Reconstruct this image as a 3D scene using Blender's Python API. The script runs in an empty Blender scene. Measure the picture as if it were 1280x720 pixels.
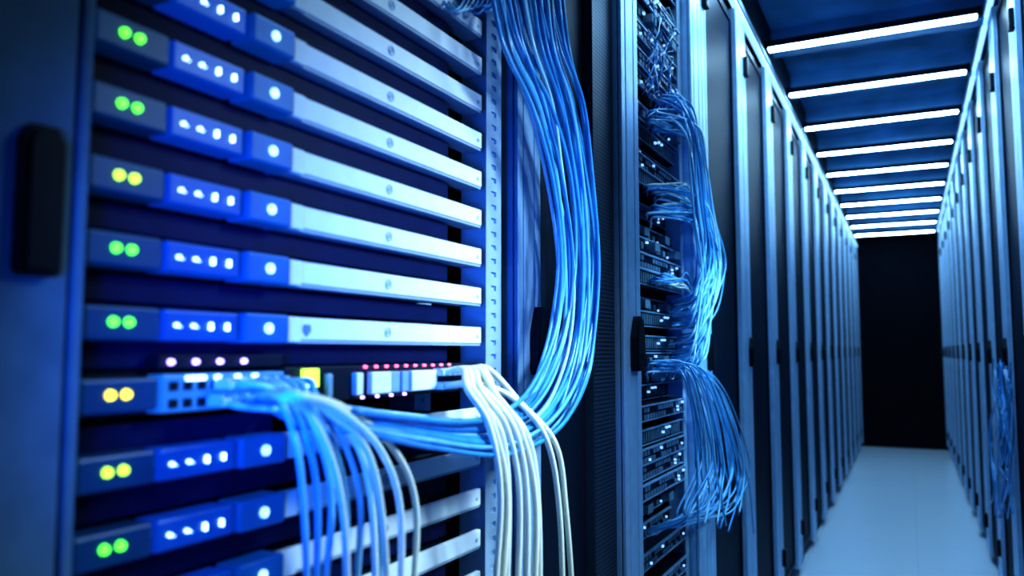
import bpy, bmesh, math, random
from mathutils import Vector, Matrix
random.seed(7)
S = bpy.context.scene
C = S.collection
CH = 1.26
S.view_settings.view_transform = 'Standard'
try: S.view_settings.look = 'High Contrast'
except Exception: pass

# ------------------------------------------------------------------ measuring helper: photo pixel -> point on the plane x = const
FW = Vector((-.4426, .8932, .0797)); RT = Vector((.896, .444, 0)); UP = Vector((.0354, -.0714, .9968))
def P(px, py, x):
    d = FW + RT*((px-640)/1000) + UP*((360-py)/1000)
    s = x/d.x
    return Vector((x, s*d.y, CH + s*d.z))

# ------------------------------------------------------------------ materials
def mat(name, col, rough=.5, metal=0., emit=None, es=0., vary=.12, scale=30, coat=0., spec=.5):
    m = bpy.data.materials.new(name); m.use_nodes = True
    nt = m.node_tree; b = nt.nodes['Principled BSDF']
    b.inputs['Roughness'].default_value = rough; b.inputs['Metallic'].default_value = metal
    b.inputs['Coat Weight'].default_value = coat; b.inputs['Specular IOR Level'].default_value = spec
    tc = nt.nodes.new('ShaderNodeTexCoord'); n = nt.nodes.new('ShaderNodeTexNoise'); n.inputs['Scale'].default_value = scale
    r = nt.nodes.new('ShaderNodeValToRGB')
    r.color_ramp.elements[0].position = .3; r.color_ramp.elements[1].position = .7
    r.color_ramp.elements[0].color = [c*(1-vary) for c in col]+[1]
    r.color_ramp.elements[1].color = [min(1, c*(1+vary)) for c in col]+[1]
    nt.links.new(tc.outputs['Object'], n.inputs['Vector']); nt.links.new(n.outputs['Fac'], r.inputs['Fac'])
    nt.links.new(r.outputs['Color'], b.inputs['Base Color'])
    if emit:
        b.inputs['Emission Color'].default_value = list(emit)+[1]; b.inputs['Emission Strength'].default_value = es
    return m
def perforated(name, base, hole, scale, thr=.28):
    m = mat(name, base, .45, .4)
    nt = m.node_tree; b = nt.nodes['Principled BSDF']
    tc = nt.nodes.new('ShaderNodeTexCoord'); v = nt.nodes.new('ShaderNodeTexVoronoi')
    v.inputs['Scale'].default_value = scale; v.inputs['Randomness'].default_value = 0
    mp = nt.nodes.new('ShaderNodeMapping'); mp.inputs['Scale'].default_value = (0, 1, 1)
    lt = nt.nodes.new('ShaderNodeMath'); lt.operation = 'LESS_THAN'; lt.inputs[1].default_value = thr
    mx = nt.nodes.new('ShaderNodeMix'); mx.data_type = 'RGBA'
    mx.inputs[6].default_value = list(base)+[1]; mx.inputs[7].default_value = list(hole)+[1]
    nt.links.new(tc.outputs['Object'], mp.inputs[0]); nt.links.new(mp.outputs[0], v.inputs['Vector'])
    nt.links.new(v.outputs['Distance'], lt.inputs[0]); nt.links.new(lt.outputs[0], mx.inputs[0])
    nt.links.new(mx.outputs[2], b.inputs['Base Color'])
    return m
M = dict(
 alu = mat('brushed_aluminium', (.46,.68,.92), .46, .45, vary=.06),
 frame = mat('cool_grey_frame', (.24,.38,.52), .6, .1, vary=.06),
 railm = mat('silver_rail', (.42,.56,.70), .5, .3, vary=.06),
 post = mat('grey_blue_post', (.18,.29,.38), .6, .0, vary=.08, spec=.2),
 bar = mat('silver_bar', (.82,.89,.93), .7, .0, vary=.03, spec=.2),
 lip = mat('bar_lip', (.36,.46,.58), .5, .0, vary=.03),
 dark = mat('dark_steel', (.006,.014,.032), .5, .0, spec=.25),
 blank = mat('blanking_plastic', (.003,.012,.070), .5, .0, spec=.2),  # blue mixed into the black panels stands in for glow in the gaps
 black = mat('black_plastic', (.004,.008,.015), .5, spec=.3),
 glass = mat('dark_glass_door', (.005,.018,.042), .5, .0, spec=.12),
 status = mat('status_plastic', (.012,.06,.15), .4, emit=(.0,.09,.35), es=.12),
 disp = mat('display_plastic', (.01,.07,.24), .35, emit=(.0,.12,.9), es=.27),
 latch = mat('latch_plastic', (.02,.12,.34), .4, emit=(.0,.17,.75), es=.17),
 white_led = mat('white_led', (.8,.9,1), .4, emit=(.5,.82,1), es=2.6),
 ring = mat('lit_ring', (.8,.9,1), .4, emit=(.5,.82,1), es=1.1),
 dim = mat('dim_indicator', (.4,.6,.9), .4, emit=(.35,.65,1), es=.9),
 green = mat('green_led', (.1,.9,.1), .4, emit=(.12,1,.04), es=2.2),
 lime = mat('lime_led', (.55,.95,.1), .4, emit=(.48,1,.03), es=2.2),
 amber = mat('amber_led', (.9,.8,.1), .4, emit=(1,.85,.04), es=2.2),
 purple = mat('purple_led', (.5,.4,1), .4, emit=(.45,.3,1), es=5),
 red = mat('red_led', (1,.2,.3), .4, emit=(1,.12,.25), es=4),
 mark = mat('grey_mark', (.16,.25,.36), .5),
 faint = mat('faint_mark', (.46,.56,.68), .6),
 portm = mat('port_housing', (.26,.42,.58), .4),
 edge = mat('shelf_edge', (.34,.52,.72), .45, .2),
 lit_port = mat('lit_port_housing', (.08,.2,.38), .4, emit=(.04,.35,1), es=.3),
 plug = mat('clear_plug', (.65,.8,.95), .25),
 blue = mat('blue_cable', (.06,.34,.70), .32, vary=.12, coat=.25),
 blue2 = mat('light_blue_cable', (.17,.50,.82), .32, vary=.12, coat=.25),
 blue3 = mat('deep_blue_cable', (.025,.20,.48), .32, vary=.12, coat=.25),
 sky = mat('sky_blue_cable', (.40,.72,.92), .32, vary=.1, coat=.25),
 pale = mat('pale_cable', (1.0,.98,.76), .4, vary=.0),
 pale2 = mat('white_cable', (1.0,1.0,.90), .4, vary=.0),
 tube = mat('light_diffuser', (.9,.95,1), .5, emit=(.46,.76,1), es=46),
 rail = mat('rail_diffuser', (.8,.9,1), .5, emit=(.35,.66,1), es=1.0),
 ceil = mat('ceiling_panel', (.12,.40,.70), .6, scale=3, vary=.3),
 wall = mat('dark_wall', (.004,.009,.018), .8, scale=4, spec=.1),
 mesh = perforated('perforated_steel', (.05,.09,.15), (.003,.005,.01), 110, .36),
)
def floor_mat():
    m = mat('floor_tile', (.42,.56,.68), .2, scale=2, vary=.06)
    nt = m.node_tree; b = nt.nodes['Principled BSDF']
    tc = nt.nodes.new('ShaderNodeTexCoord'); br = nt.nodes.new('ShaderNodeTexBrick')
    br.offset = 0; br.inputs['Scale'].default_value = 1
    br.inputs['Brick Width'].default_value = .6; br.inputs['Row Height'].default_value = .6
    br.inputs['Mortar Size'].default_value = .002
    br.inputs['Color1'].default_value = (.74,.88,1,1); br.inputs['Color2'].default_value = (.71,.86,1,1)
    br.inputs['Mortar'].default_value = (.58,.74,.90,1)
    nt.links.new(tc.outputs['Object'], br.inputs['Vector']); nt.links.new(br.outputs['Color'], b.inputs['Base Color'])
    return m
M['floor'] = floor_mat()

# ------------------------------------------------------------------ mesh helpers
def box(bm, x0, x1, y0, y1, z0, z1, bev=0.):
    r = bmesh.ops.create_cube(bm, size=1)
    vs = r['verts']
    for v in vs:
        v.co = Vector(((x0+x1)/2 + v.co.x*(x1-x0), (y0+y1)/2 + v.co.y*(y1-y0), (z0+z1)/2 + v.co.z*(z1-z0)))
    if bev:
        es = list({e for v in vs for e in v.link_edges})
        bmesh.ops.bevel(bm, geom=es, offset=bev, segments=2, affect='EDGES', profile=.5)
def disc(bm, x, y, z, r, d=.004, seg=20, r2=None):
    bmesh.ops.create_cone(bm, cap_ends=True, segments=seg, radius1=r, radius2=r if r2 is None else r2, depth=d,
        matrix=Matrix.Translation((x, y, z)) @ Matrix.Rotation(math.pi/2, 4, 'Y'))
def ring(bm, x, y, z, r, w, d=.003, seg=24):
    vs = []
    for i in range(seg):
        a = 2*math.pi*i/seg; c, s = math.cos(a), math.sin(a)
        vs.append([bm.verts.new((x+dx, y+rr*c, z+rr*s)) for dx, rr in ((0, r), (d, r), (d, r-w), (0, r-w))])
    for i in range(seg):
        a, b = vs[i], vs[(i+1) % seg]
        for j in range(4):
            bm.faces.new((a[j], b[j], b[(j+1) % 4], a[(j+1) % 4]))
def prism(bm, pts, x0, x1, bev=0.):
    a = [bm.verts.new((x0, y, z)) for y, z in pts]; b = [bm.verts.new((x1, y, z)) for y, z in pts]
    n = len(pts)
    bm.faces.new(a); top = bm.faces.new(list(reversed(b)))
    for i in range(n):
        bm.faces.new((a[i], b[i], b[(i+1) % n], a[(i+1) % n]))
    if bev:
        bmesh.ops.bevel(bm, geom=list(top.edges), offset=bev, segments=2, affect='EDGES')
def mk(name, bm, m, parent=None, smooth=False):
    bmesh.ops.recalc_face_normals(bm, faces=bm.faces)
    me = bpy.data.meshes.new(name); bm.to_mesh(me); bm.free()
    me.materials.append(m)
    if smooth:
        for p in me.polygons: p.use_smooth = True
    o = bpy.data.objects.new(name, me); C.objects.link(o)
    if parent: o.parent = parent
    return o
def one(name, m, parent, *a, bev=0.):
    bm = bmesh.new(); box(bm, *a, bev=bev); return mk(name, bm, m, parent)
def tag(o, label, cat, group=None):
    o['label'] = label; o['category'] = cat
    if group: o['group'] = group
    return o
def thing(name, label, cat, loc, rz=0, group=None):
    o = bpy.data.objects.new(name, None); C.objects.link(o); o.empty_display_size = .1
    o.location = loc; o.rotation_euler = (0, 0, rz)
    return tag(o, label, cat, group)
def dup(root, loc, rz, label):
    def rec(o, par):
        c = o.copy(); C.objects.link(c)
        if par: c.parent = par
        for ch in list(o.children): rec(ch, c)
        return c
    r = rec(root, None); r.location = loc; r.rotation_euler = (0, 0, rz); r['label'] = label
    return r
def struct(name, m, *a):
    o = one(name, m, None, *a); o['kind'] = 'structure'; return o

# ------------------------------------------------------------------ tubes
def catmull(pts, n=7):
    p = [pts[0]*2-pts[1]] + pts + [pts[-1]*2-pts[-2]]
    out = []
    for i in range(1, len(p)-2):
        a, b, c, d = p[i-1], p[i], p[i+1], p[i+2]
        for k in range(n):
            t = k/n
            out.append(.5*((2*b) + (c-a)*t + (2*a-5*b+4*c-d)*t*t + (-a+3*b-3*c+d)*t**3))
    out.append(p[-2]); return out
def tube_bm(pts, r, seg=8, n=7):
    q = catmull(pts, n); bm = bmesh.new()
    rings = []; up = Vector((.3, .2, .9)).normalized()
    for i, c in enumerate(q):
        t = (q[min(i+1, len(q)-1)] - q[max(i-1, 0)]).normalized()
        s = t.cross(up)
        if s.length < .05: s = t.cross(Vector((1, 0, 0)))
        s.normalize(); up = s.cross(t).normalized()
        rings.append([bm.verts.new(c + (s*math.cos(2*math.pi*k/seg) + up*math.sin(2*math.pi*k/seg))*r) for k in range(seg)])
    for a, b in zip(rings, rings[1:]):
        for k in range(seg):
            bm.faces.new((a[k], a[(k+1) % seg], b[(k+1) % seg], b[k]))
    bm.faces.new(rings[0]); bm.faces.new(list(reversed(rings[-1])))
    return bm
def cable(name, pts, r, m, label, group, plug=False, n=7):
    o = mk(name, tube_bm(pts, r, n=n), m, None, True)
    tag(o, label, 'cable', group)
    if plug:
        p = pts[0]; bm = bmesh.new()
        box(bm, p.x-.012, p.x+.010, p.y-.0055, p.y+.0055, p.z-.0045, p.z+.0038, bev=.0012)
        box(bm, p.x-.012, p.x+.004, p.y-.002, p.y+.002, p.z+.0038, p.z+.006)
        mk('plug', bm, M['plug'], o)
    return o

# ------------------------------------------------------------------ setting
struct('floor', M['floor'], -1.7, 1.5, -1.5, 12, -.1, 0)
struct('ceiling', M['ceil'], -1.7, 1.5, -1.5, 12, 2.96, 3.06)
struct('wall_far', M['wall'], -1.7, 1.5, 11.86, 12, 0, 2.96)
struct('wall_left', M['wall'], -1.8, -1.7, -1.5, 12, 0, 2.96)
struct('wall_right', M['wall'], 1.5, 1.6, -1.5, 12, 0, 2.96)
FX = -.6
for i in range(11):
    y = 3.55 + .797*i
    o = struct('trim_%d' % (i+1), M['ceil'], -.6, .42, y-.05, y+.05, 2.84, 2.96)
struct('trim_20', M['dark'], -.62, -.60, 1.2, 11.85, CH+1.485, 2.96)

ORD = ['first','second','third','fourth','fifth','sixth','seventh','eighth','ninth','tenth','eleventh','twelfth','thirteenth','fourteenth','fifteenth','sixteenth','seventeenth','eighteenth','nineteenth','twentieth','twenty-first','twenty-second','twenty-third','twenty-fourth','twenty-fifth','twenty-sixth','twenty-seventh','twenty-eighth','twenty-ninth','thirtieth','thirty-first','thirty-second','thirty-third','thirty-fourth','thirty-fifth','thirty-sixth','thirty-seventh','thirty-eighth','thirty-ninth','fortieth','forty-first','forty-second','forty-third','forty-fourth']
# ceiling lights
t = thing('ceiling_light', 'long white strip light across the aisle ceiling, nearest one in view', 'ceiling light', (-.127, 4.07, 2.76), 0, 'strip lights across the aisle ceiling')
bm = bmesh.new(); box(bm, -.456, .456, -.035, .035, .012, .045, bev=.004); box(bm, -.475, -.456, -.02, .02, .008, .05); box(bm, .456, .475, -.02, .02, .008, .05)
mk('housing', bm, M['dark'], t)
one('diffuser', M['tube'], t, -.452, .452, -.023, .023, 0.003, .0125, bev=.004)
for i in range(1, 10):
    dup(t, (-.127, 4.07+.797*i, 2.76), 0, '%s white strip light across the aisle ceiling, counting from the nearest' % ORD[i])
# light rails along the rack tops
for nm, x, z, y0, lab in (('light_rail', -.60, CH+1.43, 1.2, 'thin glowing rail running along the top of the left cabinet row'),
                          ('light_rail', .385, CH+1.58, 2.9, 'thin glowing rail running along the top of the right cabinet row')):
    t = thing(nm, lab, 'light rail', (x, 0, z))
    one('housing', M['post'], t, -.02, .02, y0, 11.85, .012, .035, bev=.003)
    one('diffuser', M['rail'], t, -.012, .012, y0, 11.85, 0, .012)

# ------------------------------------------------------------------ handles and posts
def handle(parent, x, y, z, h=.105, w=.034, key=True, blocky=False):
    bm = bmesh.new()
    if blocky:
        prism(bm, [(y-w*.5, z-h*.47), (y-w*.4, z-h*.5), (y+w*.4, z-h*.5), (y+w*.5, z-h*.47), (y+w*.5, z+h*.40), (y+w*.3, z+h*.5), (y-w*.3, z+h*.5), (y-w*.5, z+h*.40)], x, x+.014, bev=.004)
    else:
        prism(bm, [(y-w*.42, z-h*.5), (y+w*.42, z-h*.5), (y+w*.5, z-h*.40), (y+w*.5, z+h*.12), (y+w*.2, z+h*.42), (y+w*.08, z+h*.5), (y-w*.08, z+h*.5), (y-w*.2, z+h*.42), (y-w*.5, z+h*.12), (y-w*.5, z-h*.40)], x, x+.02, bev=.004)
    h_ = mk('handle', bm, M['black'], parent)
    if key and parent.type == 'EMPTY':
        bm = bmesh.new(); disc(bm, x+.021, y, z-h*.22, .006, .004); mk('keyhole', bm, M['dark'], h_)
    return h_
def post(parent, x1, y0, y1, z0, z1, m, name='frame_post', depth=.06, ribs=((0, .22), (.26, .70), (.74, 1))):
    w = y1-y0; bm = bmesh.new()
    box(bm, x1-depth, x1-.008, y0, y1, z0, z1)
    for a, b in ribs:
        box(bm, x1-.012, x1, y0+w*a, y0+w*b, z0, z1, bev=.002)
    return mk(name, bm, m, parent)

# ------------------------------------------------------------------ closed cabinets
def cabinet(H, w, label, group, loc, rz):
    t = thing('server_cabinet', label, 'cabinet', loc, rz, group)
    bm = bmesh.new(); h = w/2
    box(bm, -.95, -.01, -h+.001, -h+.02, .05, H); box(bm, -.95, -.01, h-.02, h-.001, .05, H)
    box(bm, -.95, -.93, -h+.02, h-.02, .05, H); box(bm, -.93, -.01, -h+.02, h-.02, H-.02, H)
    mk('body', bm, M['dark'], t)
    one('plinth', M['black'], t, -.93, -.03, -h+.01, h-.01, 0, .05)
    sw = .10
    post(t, .024, -h+.002, -h+sw, .05, H, M['alu'], depth=.036)
    post(t, .024, h-sw, h-.002, .05, H, M['alu'], depth=.036)
    bm = bmesh.new(); box(bm, -.012, .0, -h+sw, h-sw, .07, H-.03, bev=.002)
    d = mk('door', bm, M['glass'], t)
    bm = bmesh.new()
    for a, b in ((-h+sw+.001, -h+sw+.014), (h-sw-.014, h-sw-.001)): box(bm, .0, .006, a, b, .07, H-.03, bev=.002)
    for a, b in ((.07, .10), (H-.06, H-.03)): box(bm, .0, .006, -h+sw+.014, h-sw-.014, a, b, bev=.002)
    mk('door_frame', bm, M['dark'], d)
    handle(d, .024, -h+sw*.5, CH-.0, .12, .05)
    for z in (CH+1.22, .25):
        bm = bmesh.new(); box(bm, .022, .042, -h+sw*.4, -h+sw*.85, z-.04, z+.04, bev=.004); mk('hinge', bm, M['black'], d)
    return t
W = .765; Y0 = 2.62
lc = None
for i in range(12):
    lab = 'tall dark-doored cabinet, %s beyond the open network rack on the left' % ORD[i]
    loc = (FX-.02, Y0+W*(i+.5), 0)
    if lc is None: lc = cabinet(CH+1.42, W-.004, lab, 'closed cabinets on the left of the aisle', loc, 0)
    else: dup(lc, loc, 0, lab)
rc = None
for i in range(12):
    y = 2.68 + W*(i+.5)
    if y > 11.5: break
    lab = 'tall dark-doored cabinet, %s in the right-hand row from the camera' % ORD[i]
    loc = (.41, y, 0)
    if rc is None: rc = cabinet(CH+1.56, W-.004, lab, 'closed cabinets on the right of the aisle', loc, math.pi)
    else: dup(rc, loc, math.pi, lab)

# ------------------------------------------------------------------ rack 1 (open, servers)
TOP = CH+1.42
def open_shell(t, y0, y1):
    bm = bmesh.new()
    box(bm, -.95, -.07, y0, y0+.02, .05, TOP); box(bm, -.95, -.07, y1-.02, y1, .05, TOP)
    mk('side_panel', bm, M['dark'], t)
    one('back_panel', M['dark'], t, -.97, -.95, y0, y1, .05, TOP)
    one('top_panel', M['dark'], t, -.95, 0, y0, y1, TOP-.02, TOP)
    one('plinth', M['black'], t, -.93, -.02, y0, y1, 0, .05)
t = thing('server_rack', 'open rack full of slim silver servers with glowing blue fronts, nearest on the left', 'server rack', (FX, 0, 0))
open_shell(t, .27, 1.385)
post(t, .02, .27, .413, .05, TOP, M['post'], ribs=((0, .9), (.93, 1)))
handle(t, .02, .370, CH+.112, .112, .032, False, True)
post(t, .0, 1.235, 1.33, .05, TOP, M['frame'])
handle(t, .0, 1.305, CH+.02, .12, .045)
def rail(t, x, y0, y1, name='mounting_rail', m='railm'):
    bm = bmesh.new()
    box(bm, x-.05, x-.004, y0+.006, y1-.006, .06, TOP-.03)
    box(bm, x-.004, x, y0, y0+.018, .06, TOP-.03); box(bm, x-.004, x, y1-.018, y1, .06, TOP-.03)
    yc0, yc1 = y0+.018, y1-.018
    z = .08
    while z < TOP-.05:
        box(bm, x-.004, x, yc0, yc1, z, z+.014); z += .0222
    return mk(name, bm, M[m], t)
rail(t, -.004, 1.125, 1.178)
rail(t, -.075, 1.03, 1.075, 'inner_rail')

# servers
LC = {0:'green',1:'green',2:'lime',3:'green',4:'green',6:'lime',7:'green'}
def led(par, x, y, z, r, m, name='led'):
    bm = bmesh.new(); disc(bm, x, y, z, r, .004, 20, r*.8); return mk(name, bm, m, par, False)
def status_module(t, m):
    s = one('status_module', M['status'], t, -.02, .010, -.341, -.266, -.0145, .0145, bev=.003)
    led(s, .0115, -.3135, .001, .0045, m); led(s, .0115, -.2985, .001, .0045, m)
def server(k):
    z = CH + .27 - .0615*k
    if k < 5: pos = 'directly above the cabled switch' if k == 4 else '%s one up from the cabled switch' % ORD[4-k]
    else: pos = 'directly below the cabled switch' if k == 6 else '%s one down from the cabled switch' % ORD[k-6]
    t = thing('server', 'slim server with blue glowing modules and silver bar, %s' % pos, 'server', (FX, .76, z), 0, 'slim servers in the nearest rack')
    one('chassis', M['dark'], t, -.72, -.02, -.335, .262, -.012, .012)
    status_module(t, M[LC.get(k, 'green')])
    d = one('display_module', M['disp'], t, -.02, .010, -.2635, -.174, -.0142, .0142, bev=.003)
    for j, yy in enumerate((-.250, -.231, -.211, -.191)):
        bm = bmesh.new()
        if j < 2: disc(bm, .0115, yy, .0, .0019, .003); disc(bm, .0115, yy+.0042, -.0015, .0006, .003, 10)
        else: ring(bm, .0105, yy, .0018, .0017, .0007); ring(bm, .0105, yy, -.0018, .0019, .0007)
        mk('indicator', bm, M['white_led'], d)
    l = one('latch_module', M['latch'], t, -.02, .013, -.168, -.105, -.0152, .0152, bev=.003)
    bm = bmesh.new(); ring(bm, .0125, -.137, 0, .0054, .0013); disc(bm, .0135, -.137, 0, .0016, .003)
    mk('power_button', bm, M['ring'], l)
    bm = bmesh.new()
    box(bm, -.004, .004, -.104, .335, -.0108, .0140, bev=.0012)
    box(bm, .0, .007, -.104, -.080, -.0135, .0140, bev=.0015)
    b = mk('face_bar', bm, M['bar'], t)
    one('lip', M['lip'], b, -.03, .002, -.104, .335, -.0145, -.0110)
    bm = bmesh.new(); ring(bm, .004, .085, .001, .0066, .0018, .0012); disc(bm, .0045, .085, .001, .0028, .0012); mk('emblem', bm, M['faint'], b)
    bm = bmesh.new(); disc(bm, .0045, .322, 0, .0028, .0015); mk('screw', bm, M['faint'], b)
    if k == 4:
        bm = bmesh.new(); prism(bm, [(-.074,.006), (-.063,.006), (-.062,-.001), (-.0685,-.007), (-.075,-.001)], .004, .0052)
        mk('badge', bm, M['mark'], b)
for k in list(range(-4, 5)) + list(range(6, 11)): server(k)
for k in range(-4, 10):
    z = CH + .27 - .0615*(k+.5)
    if k in (4, 5): z += .004 if k == 4 else -.006
    bm = bmesh.new()
    y1 = .26 if k != 5 else -.10
    box(bm, -.03, -.012, -.342, y1, -.0125, .0125, bev=.002)
    o = mk('blanking_panel', bm, M['blank']); o.location = (FX, .76, z)
    if k < 4: pos = '%s gap up from the cabled switch' % ORD[4-k]
    elif k == 4: pos = 'gap right above the cabled switch'
    elif k == 5: pos = 'gap right below the cabled switch'
    else: pos = '%s gap down from the cabled switch' % ORD[k-5]
    tag(o, 'black blanking panel in the %s' % pos, 'blanking panel', 'blanking panels between the servers')

# cabled switch
z = CH-.0365
t = thing('network_switch', 'network switch with blue and pale cables plugged in, among the servers', 'network switch', (FX, .76, z))
one('chassis', M['dark'], t, -.5, -.01, -.335, .33, -.019, .019)
s = one('status_module', M['status'], t, -.02, .010, -.341, -.266, -.0145, .0145, bev=.003)
led(s, .0115, -.3135, .001, .0045, M['amber']); led(s, .0115, -.2985, .001, .0045, M['amber'])
A = one('port_block', M['lit_port'], t, -.02, .010, -.262, -.108, -.0175, .0165, bev=.002)
bm = bmesh.new()
for i in range(9):
    for zz in (-.0095, .0060):
        box(bm, .009, .0115, -.255+.0160*i, -.246+.0160*i, zz-.004, zz+.004)
mk('port', bm, M['black'], A)
one('lamp_strip', M['dark'], t, -.02, .004, -.262, -.105, .0215, .0335, bev=.001)
for yy in (-.250, -.222, -.193, -.162):
    led(A, .0065, yy, .0275, .0026, M['purple'])
for yy in (-.234, -.226, -.218, -.200, -.175, -.152):
    bm = bmesh.new(); box(bm, .010, .0125, yy-.003, yy+.003, .0105, .0148); mk('indicator', bm, M['white_led'], A)
B = one('port_block', M['dark'], t, -.02, .006, -.104, .332, -.0205, .0205, bev=.002)
bm = bmesh.new(); box(bm, .005, .013, -.078, -.056, -.002, .018, bev=.001); mk('led_panel', bm, M['lime'], B)
for a, b in ((.010, .024), (.040, .082), (.128, .192)):
    bm = bmesh.new(); box(bm, .005, .014, a, b, -.015, .012, bev=.002); mk('connector', bm, M['bar'], B)
for a, b in ((-.040, -.030), (.084, .104), (.108, .124)):
    bm = bmesh.new(); box(bm, .005, .012, a, b, -.015, .012, bev=.002); mk('connector', bm, M['portm'], B)
bm = bmesh.new()
for i in range(9):
    for zz in (-.011, .008): box(bm, .0055, .0075, .202+.0145*i, .214+.0145*i, zz-.0055, zz+.0055)
mk('port', bm, M['mark'], B)
for i in range(10): led(B, .0075, .035+.022*i, .0185, .0018, M['red'])
for i in range(4): led(B, .0075, .03+.03*i, -.0180, .0018, M['purple'])

# ------------------------------------------------------------------ rack 2 (dark closed)
t = thing('server_cabinet', 'narrow black cabinet with perforated strip behind the big blue cable loop', 'cabinet', (FX, 0, 0))
bm = bmesh.new(); box(bm, -.95, -.05, 1.392, 1.41, .05, TOP); box(bm, -.95, -.05, 1.75, 1.768, .05, TOP); box(bm, -.95, -.93, 1.41, 1.75, .05, TOP); box(bm, -.93, -.05, 1.41, 1.75, TOP-.02, TOP)
mk('body', bm, M['dark'], t)
one('plinth', M['black'], t, -.93, -.04, 1.40, 1.76, 0, .05)
one('door', M['dark'], t, -.045, -.03, 1.392, 1.625, .06, TOP-.02, bev=.002)
one('perforated_panel', M['mesh'], t, -.035, -.01, 1.632, 1.768, .06, TOP-.02, bev=.002)

# ------------------------------------------------------------------ rack 3 (network)
t = thing('network_rack', 'open rack packed with dark switches and tangled blue cables', 'network rack', (FX, 0, 0))
open_shell(t, 1.775, 2.61)
post(t, .01, 1.775, 1.905, .05, TOP, M['alu']); handle(t, .01, 1.85, CH+.02, .13, .06)
post(t, .01, 2.47, 2.61, .05, TOP, M['alu'])
rail(t, -.02, 1.925, 1.963); rail(t, -.02, 2.42, 2.458)
def net_switch(kind, loc, label):
    t = thing('network_switch', label, 'network switch', loc, 0, 'switches in the open network rack')
    ch = one('chassis', M['dark'], t, -.4, 0, -.23, .23, -.021, .021, bev=.002)
    rr = random.Random(kind+3)
    if kind in (0, 3):
        bm = bmesh.new()
        for i in range(16):
            for zz in (-.010, .008):
                if rr.random() < .75: box(bm, -.001, .005, -.215+.026*i, -.195+.026*i, zz-.006, zz+.006)
        mk('port', bm, M['mark'], t)
    elif kind == 1:
        for i in range(6):
            a = -.215+.07*i; one('module', M['post'], t, -.001, rr.uniform(.006, .03), a, a+rr.uniform(.02, .055), -.013, rr.uniform(.002, .015), bev=.002)
    else:
        bm = bmesh.new()
        for i in range(22):
            box(bm, -.001, .003, -.215+.0195*i, -.205+.0195*i, -.014, .014)
        mk('vent', bm, M['post'], t)
    bm = bmesh.new(); box(bm, 0, .008, -.23, .23, .0170, .021); box(bm, 0, .006, -.23, .23, -.021, -.0182); mk('trim_strip', bm, M['edge'] if kind != 2 else M['portm'], t)
    for i in range(3):
        bm = bmesh.new(); y = rr.uniform(-.21, .2); z = rr.choice([-.01, 0, .01]); box(bm, .004, .010, y, y+rr.uniform(.003, .012), z-.003, z+.003)
        mk('led', bm, M['dim'], t)
    return t
ns = {}
zz0 = CH+1.2
for i in range(42):
    kind = random.choice([0, 0, 1, 1, 2, 3])
    zz0 -= random.choice([.0440, .0460, .0460, .0640])
    if zz0 < .12: break
    loc = (FX-.03+random.choice([0, -.01, -.04, .01]), 2.193, zz0); lab = 'dark switch with small blue port lights, %s down in the open network rack' % ORD[i]
    if kind not in ns: ns[kind] = net_switch(kind, loc, lab)
    else: dup(ns[kind], loc, 0, lab)

# ------------------------------------------------------------------ cables
def lerp(a, b, t): return a+(b-a)*t
inner = [(604,-60),(628,50),(662,130),(686,220),(698,320),(694,400),(676,460),(644,506),(590,526),(510,520),(440,512)]
outer = [(694,-60),(708,50),(731,130),(743,220),(748,320),(744,400),(734,470),(704,532),(640,570),(540,560),(450,540)]
for i in range(42):
    u = (i+.5)/42
    u = min(1, max(0, u + random.uniform(-.05, .05)))
    xc = random.uniform(-.575, -.50)
    pts = []
    ph = random.uniform(0, 6.28); am = random.uniform(0, .14)
    for j, (a, b) in enumerate(zip(inner, outer)):
        uu = min(1.06, max(-.14, u + am*math.sin(ph+j*1.1) + random.uniform(-.03, .03)))
        x = xc
        if j == 0: x = xc-.03
        pts.append(P(lerp(a[0], b[0], uu), lerp(a[1], b[1], uu), x))
    if i % 6 == 0:
        q = i//6; st = Vector((FX+.022, .76-.207+.0160*min(q, 5), CH-.0460))
        pts += [P(410+q*3, 514+q*2, -.540), Vector((st.x+.024, st.y+.014, st.z-.006)), st]
    else:
        px = random.uniform(355, 440)
        pts += [P(px+10, 508+random.uniform(0, 25), -.56), P(px-30, 504+random.uniform(0, 12), -.605), P(px-45, 506, -.66)]
    pts.reverse()
    m = random.choice(['blue','blue','blue2','blue2','blue3','sky'])
    cable('patch_cable', pts, .0033, M[m], 'blue network cable in the large loop sweeping up right of the servers', 'blue cables of the large loop', plug=(i % 6 == 0))
# hanging blue cables
ends = [(384,760),(394,770),(404,760),(430,770),(444,760),(474,770)]
for i, (ex, ey) in enumerate(ends):
    st = Vector((FX+.022, .76-.200+.0160*i, CH-.0305))
    k = i/5
    pts = [st, Vector((st.x+.022, st.y+.012, st.z+.000)), P(lerp(345, 396, k), lerp(492, 496, k), -.545), P(lerp(368, 440, k), lerp(546, 544, k), -.515), P(lerp(379, 468, k), lerp(625, 630, k), -.515), P(ex, ey, -.52), P(ex-5, ey+140, -.54), P(ex-30, ey+240, -.60)]
    cable('patch_cable', pts, .0036, M[['sky','blue2','sky','blue2','sky','blue2'][i]], 'blue network cable drooping down in front of the servers from the left ports', 'blue cables hanging in front of the servers', plug=True)
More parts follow.
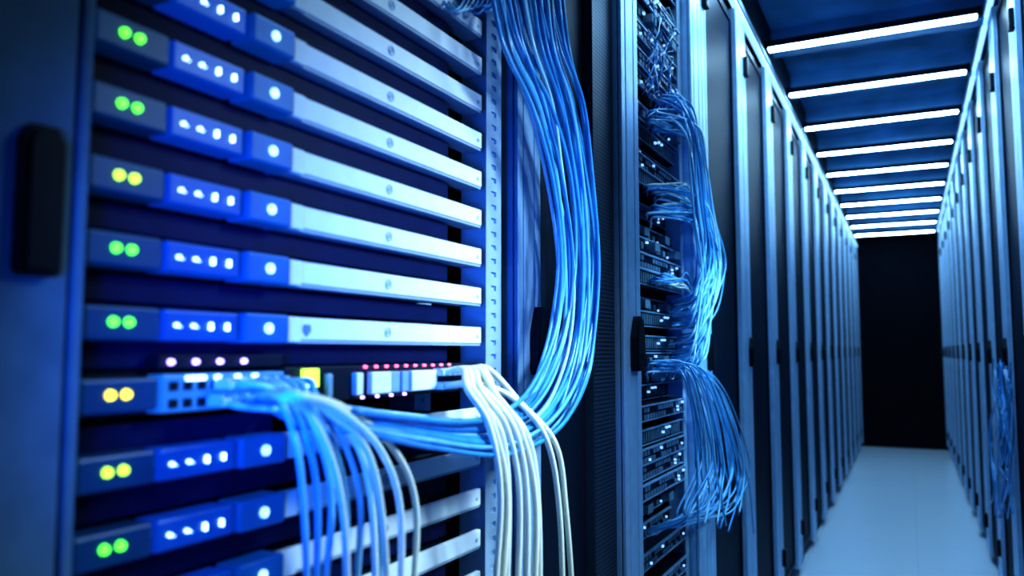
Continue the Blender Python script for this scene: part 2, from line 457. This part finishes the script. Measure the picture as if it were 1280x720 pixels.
# pale cables among the blue
for i, pl in enumerate([[(356,494),(400,508),(443,550),(464,625),(470,760),(468,900)], [(369,492),(434,512),(494,564),(520,634),(516,760),(510,900)], [(351,496),(386,516),(415,575),(430,652),(434,760),(430,900)], [(362,495),(406,510),(455,556),(476,632),(484,760),(478,900)], [(364,492),(420,510),(474,560),(500,634),(500,760),(494,900)]]):
    pts = [P(pl[0][0]-22, pl[0][1]-4, -.586)] + [P(a, b, -.512+.005*i) for a, b in pl]
    cable('patch_cable', pts, .0039, M['pale2' if i % 2 == 0 else 'pale'], 'pale white cable drooping among the hanging blue cables', 'pale cables among the hanging blue ones', plug=True)
# pale bundle at the right end
tgt = [(618,760),(633,765),(646,770),(668,762),(675,765),(716,760),(626,770),(658,765),(704,765)]
for i, (ex, ey) in enumerate(tgt):
    c, r = i % 6, i//6
    st = Vector((FX+.015, .76+.180+.0145*(c+1), CH-.0285-.019*r)); k = (ex-618)/98
    j = random.uniform(-6, 6)
    pts = [st, Vector((st.x+.035, st.y+.004, st.z+.004)), P(lerp(584, 650, k), lerp(488, 498, k)+j, -.512), P(lerp(612, 692, k)+j*.5, lerp(534, 550, k)+j, -.498), P(lerp(625, 710, k)-j*.5, lerp(622, 636, k), -.503), P(ex, ey, -.515), P(ex, ey+120, -.53), P(ex-8, ey+220, -.58)]
    cable('patch_cable', pts, .0046, M[['pale','pale2','pale'][i % 3]], 'pale cream cable in the bundle dropping from the right end of the switch', 'pale cable bundle at the right end of the switch', plug=True)
# cables of rack 3
trunk = [(120,862),(150,868),(250,878),(330,890),(420,880),(470,884),(560,902),(650,916)]
wid = [(120,8),(150,10),(250,12),(330,16),(420,11),(470,12),(560,22),(650,26)]
def itp(tb, y):
    for (a, b), (c, d) in zip(tb, tb[1:]):
        if y <= c: return b + (d-b)*(y-a)/(c-a)
    return tb[-1][1]
for i in range(66):      # upper bundle
    y0 = random.choice([128, 140, 150, 158, 165, 240, 262, 272])+random.uniform(-8, 8); p0 = random.uniform(808, 855); o = random.uniform(-1, 1)
    xc = random.uniform(-.58, -.51); ph = random.uniform(0, 6.28)
    pts = [P(p0, y0+6, -.622), P(p0+8, y0-random.uniform(0, 8), -.59), P(itp(trunk, y0+12)-4+9*o, y0+random.uniform(4, 18), xc)]
    yend = random.uniform(350, 445); y = y0+60
    while y < yend:
        pts.append(P(itp(trunk, y)+itp(wid, y)*(o+.18*math.sin(ph+y/50)), y, xc)); y += 60
    pts += [P(870+8*o, yend+14, xc), P(845+10*o, yend+24, -.60)]
    cable('patch_cable', pts, .0031, M[random.choice(['blue2','blue2','sky','blue','sky','blue2'])], 'thin light blue cable in the upper bundle hanging down the open network rack', 'upper cable bundle of the open network rack', n=7)
for i in range(32):      # lower strands: open arcs of different reach
    p0 = random.uniform(808, 856); y0 = 462+random.uniform(-6, 8); xc = random.uniform(-.58, -.49)
    rch = (i+random.random())/32
    R1 = lerp(866, 918, rch); R2 = lerp(870, 936, rch)+random.uniform(-3, 3)
    pts = [P(p0, y0+4, -.622), P(p0+8, y0-5, -.59), P(lerp(854, 888, rch), y0+random.uniform(0, 10), xc), P(R1, 520+random.uniform(-8, 8), xc), P(R2, 585+random.uniform(-8, 8), xc)]
    if i % 2:
        pts += [P(R2-random.uniform(14, 24), random.uniform(622, 640), xc), P(random.uniform(842, 856), random.uniform(646, 658), xc-.01), P(random.uniform(808, 820), random.uniform(658, 672), -.615)]
    else:
        pts += [P(R2+random.uniform(-4, 8), random.uniform(612, 628), xc), P(R2+random.uniform(-10, 12), random.uniform(640, 668), xc)]
    cable('patch_cable', pts, .0029, M[random.choice(['blue2','blue2','blue','sky'])], 'thin blue cable arching loosely down the lower half of the open network rack', 'lower loose cables of the open network rack', n=8)
# short level cables across the open rack
for i in range(34):
    y0 = random.choice([150, 240, 240, 262, 352, 352])+random.uniform(-8, 8); a = random.uniform(804, 825)
    pts = [P(a, y0, -.62), P(a+8, y0-3, -.59), P(a+25, y0+random.uniform(-6, 4), -.58), P(858, y0+random.uniform(-4, 6), -.57), P(868, y0+18, -.585)]
    cable('patch_cable', pts, .0028, M[random.choice(['pale2','sky','blue2','blue'])], 'short pale cable lying level across the front of the open network rack', 'level cables across the open network rack', n=5)
# fine tangle in the upper part of the open rack
for i in range(22):
    y0 = random.uniform(5, 125); a = random.uniform(806, 838)
    pts = [P(a, y0, -.62), P(a+random.uniform(0, 8), y0+random.uniform(-12, 4), -.595), P(a+random.uniform(4, 16), y0+random.uniform(4, 18), -.585), P(a+random.uniform(-4, 12), y0+random.uniform(18, 36), -.595), P(a+random.uniform(-4, 8), y0+random.uniform(30, 44), -.62)]
    cable('patch_cable', pts, .0020, M[random.choice(['sky','blue','blue3','blue3'])], 'fine short cable loop in the upper part of the open network rack', 'fine cable loops in the upper open network rack', n=5)
# cables at right
for i in range(14):
    a = random.uniform(1240, 1266); pts = []
    for j, y in enumerate((455, 490, 530, 570, 610, 645)):
        pts.append(P(a+random.uniform(-5, 7)+7*math.sin(j*.9+i), y+random.uniform(-8, 8), .365))
    cable('patch_cable', pts, .0032, M[random.choice(['blue','blue3'])], 'blue cable hanging in front of the right-hand cabinets', 'blue cables on the right-hand cabinets', n=5)
# top looped ends above the bars
for i in range(12):
    a = 548+i*6
    pts = [P(a, -30, -.64), P(a+6, 0, -.60), P(a+18, 12+random.uniform(-6, 6), -.575), P(a+30, 4, -.58), P(a+42, -30, -.62)]
    cable('patch_cable', pts, .0024, M[random.choice(['sky','blue2','blue'])], 'short looped cable above the topmost bar at the rack top corner', 'looped cables at the top corner of the server rack', n=5)

# ------------------------------------------------------------------ lights
w = bpy.data.worlds.new('world'); S.world = w; w.use_nodes = True
w.node_tree.nodes['Background'].inputs[0].default_value = (.04, .14, .27, 1); w.node_tree.nodes['Background'].inputs[1].default_value = .16
def area(loc, target, sx, sy, e, col, spread=180):
    l = bpy.data.lights.new('area', 'AREA'); l.shape = 'RECTANGLE'; l.size = sx; l.size_y = sy; l.energy = e; l.color = col; l.spread = math.radians(spread)
    o = bpy.data.objects.new('lamp', l); C.objects.link(o); o.location = loc
    o.rotation_euler = (Vector(target)-Vector(loc)).to_track_quat('-Z', 'Y').to_euler(); return o
for y in (1.7, 2.5, 3.3): area((-.1, y, 2.78), (-.1, y, 0), .9, .1, 11 if y > 3 else 6, (.38, .70, 1))
area((.35, 1.25, 1.85), (-.6, 1.12, 1.12), .35, .35, 4.3, (.54, .79, 1), 74)  # added key lamp without a fixture, brightens the server bars
area((.30, 2.2, 1.9), (-.6, 2.5, 1.2), .3, .3, 2.8, (.36, .72, 1), 66)  # added lamp without a fixture, brightens the network rack and its cables
area((-.30, .12, 1.24), (-.6, .80, 1.32), .12, .3, .9, (.01, .17, 1), 50)  # added blue lamp out of frame, spreads the blue glow over modules and gaps

# ------------------------------------------------------------------ camera
cd = bpy.data.cameras.new('camera'); co = bpy.data.objects.new('camera', cd); C.objects.link(co)
cd.sensor_width = 36; cd.lens = 36*1000/1280; cd.clip_start = .01
R = Matrix((RT, UP, -FW)).transposed()
co.matrix_world = Matrix.Translation((0, 0, CH)) @ R.to_4x4()
cd.dof.use_dof = True; cd.dof.focus_distance = 1.65; cd.dof.aperture_fstop = 3.0
S.camera = co
